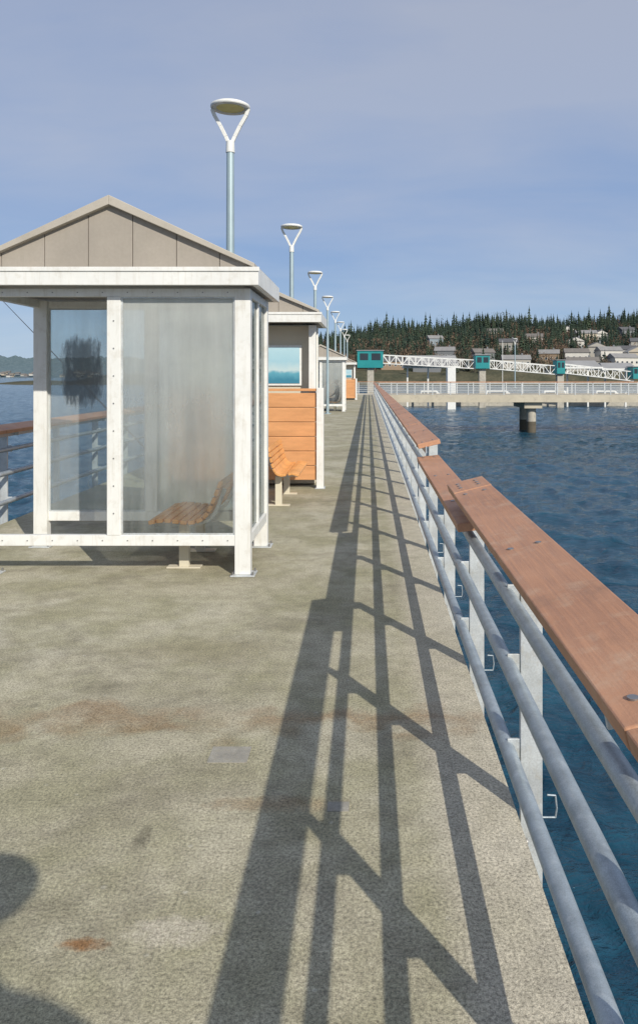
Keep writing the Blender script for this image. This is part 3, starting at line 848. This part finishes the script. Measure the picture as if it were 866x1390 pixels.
while cnt<2600:
    y=412+250*random.random()**.8
    px=random.uniform(430,930) if cnt%14 else random.uniform(200,430)
    x=(px-499.5)/1000*y
    if x<-150: continue
    if any(abs(x-q[0])<q[2] and -5<(q[1]-y)<26 for q in taken):
        cnt+=.25; continue
    t=(y-412)/250
    z=hz(x,y); cnt+=1
    if random.random()< (.50-.40*t): decid(fb,x,y,z,random.uniform(6,10),random.uniform(3,5))
    elif random.random()<.45+.5*t:
        h=random.uniform(8,13)+5*t*random.random()
        conifer(fb,x,y,z,h,h*.21)
    else: decid(fb,x,y,z,random.uniform(5,9),random.uniform(2.5,4),'conifer')
x=-90
while x<330:
    y=640+random.uniform(-14,14); h=random.choice([12,13,15,16,17,19,21])*random.uniform(.8,1.15)
    if random.random()<.3: decid(fb,x,y,hz(x,y),h*.85,h*.3,'conifer')
    else: conifer(fb,x,y,hz(x,y),h,h*.23,9)
    x+=random.uniform(1.0,3.8)
fb.make('distant_forest')

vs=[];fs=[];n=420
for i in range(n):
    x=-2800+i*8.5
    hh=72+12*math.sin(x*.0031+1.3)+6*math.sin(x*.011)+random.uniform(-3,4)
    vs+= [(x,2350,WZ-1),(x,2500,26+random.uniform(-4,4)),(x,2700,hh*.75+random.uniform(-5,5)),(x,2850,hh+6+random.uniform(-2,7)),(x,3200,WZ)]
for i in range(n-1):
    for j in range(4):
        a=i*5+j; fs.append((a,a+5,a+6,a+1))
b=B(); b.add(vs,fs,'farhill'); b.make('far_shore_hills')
b=B()
for i in range(110):
    x=random.uniform(-1600,-300); y=random.uniform(2330,2420); z=(y-2350)/150*27 if y>2350 else WZ+1
    z=max(z,WZ+1)
    w=random.uniform(8,15); h=random.uniform(4,6)
    b.box(x,x+w,y-12,y,z,z+h,HM[random.choice([0,1,4,5])])
    b.hexa([(x-1,y-13,z+h),(x+w+1,y-13,z+h),(x+w+1,y+1,z+h),(x-1,y+1,z+h)],[(x-1,y-7,z+h+3),(x+w+1,y-7,z+h+3),(x+w+1,y-5,z+h+3),(x-1,y-5,z+h+3)],HR[1])
b.make('waterfront_houses')

# ---------------------------------------------------------------- light and sky
sd=Vector((.80,-1.32,1)).normalized()
L=bpy.data.lights.new('sun','SUN'); L.energy=4.4; L.angle=math.radians(.53); L.color=(1,.94,.83)
so=bpy.data.objects.new('sun',L); COL.objects.link(so); so.rotation_euler=(-sd).to_track_quat('-Z','Y').to_euler(); so.location=(5,-8,12)
w=bpy.data.worlds.new('World'); S.world=w; w.use_nodes=True; nt=w.node_tree
bg=nt.nodes['Background']; bg.inputs['Strength'].default_value=.10
sky=N(nt,'ShaderNodeTexSky',sky_type='NISHITA'); sky.sun_disc=False
sky.sun_elevation=math.asin(sd.z); sky.sun_rotation=math.atan2(sd.x,sd.y)
sky.air_density=1.0; sky.dust_density=.6; sky.ozone_density=1.5
tc=N(nt,'ShaderNodeTexCoord'); sp=N(nt,'ShaderNodeSeparateXYZ'); nt.links.new(tc.outputs['Generated'],sp.inputs[0])
zz=mth(nt,'MAXIMUM',sp.outputs['Z'],.0)
cb=N(nt,'ShaderNodeCombineXYZ')
den=mth(nt,'ADD',zz,.24)
nt.links.new(mth(nt,'DIVIDE',sp.outputs['X'],den),cb.inputs[0]); nt.links.new(mth(nt,'DIVIDE',sp.outputs['Y'],den),cb.inputs[1])
mp=N(nt,'ShaderNodeMapping'); mp.inputs['Scale'].default_value=(.75,1.5,1); mp.inputs['Rotation'].default_value=(0,0,.38); mp.inputs['Location'].default_value=(3.1,1.7,0); nt.links.new(cb.outputs[0],mp.inputs[0])
n1=noise(nt,mp.outputs[0],1.2,6,.48,.5); n2=noise(nt,mp.outputs[0],3.2,7,.58,.4)
cf=mth(nt,'ADD',mth(nt,'MULTIPLY',n1,.75),mth(nt,'MULTIPLY',n2,.25))
hi=N(nt,'ShaderNodeMapRange'); hi.inputs['From Min'].default_value=.05; hi.inputs['From Max'].default_value=.42
hi.inputs['To Min'].default_value=.0; hi.inputs['To Max'].default_value=.55; nt.links.new(sp.outputs['Z'],hi.inputs['Value'])
cl=mth(nt,'ADD',mth(nt,'MULTIPLY',ramp(nt,cf,[(.38,.0),(.64,1.)]),.72),hi.outputs[0],clamp=True)
blue=ramp(nt,sp.outputs['Z'],[(0.0,(.39,.55,.75)),(.16,(.24,.38,.65)),(.45,(.25,.35,.58))])
hazy=ramp(nt,sp.outputs['Z'],[(0.0,(.50,.61,.75)),(.2,(.39,.47,.65)),(.45,(.42,.47,.60))])
col=mixc(nt,cl,blue,hazy)
col=mixc(nt,1.,col,(10.,10.,10.),'MULTIPLY')
col=mixc(nt,.88,sky.outputs[0],col)
nt.links.new(col,bg.inputs['Color'])

# ---------------------------------------------------------------- camera
cd=bpy.data.cameras.new('camera'); co=bpy.data.objects.new('camera',cd); COL.objects.link(co)
cd.sensor_fit='HORIZONTAL'; cd.sensor_width=24; cd.lens=1000/866*24
cd.shift_x=-(499.5-433)/866; cd.shift_y=-(695-510)/866
cd.clip_start=.05; cd.clip_end=12000
co.location=(0,0,1.6); co.rotation_euler=(math.radians(90),0,0)
S.camera=co
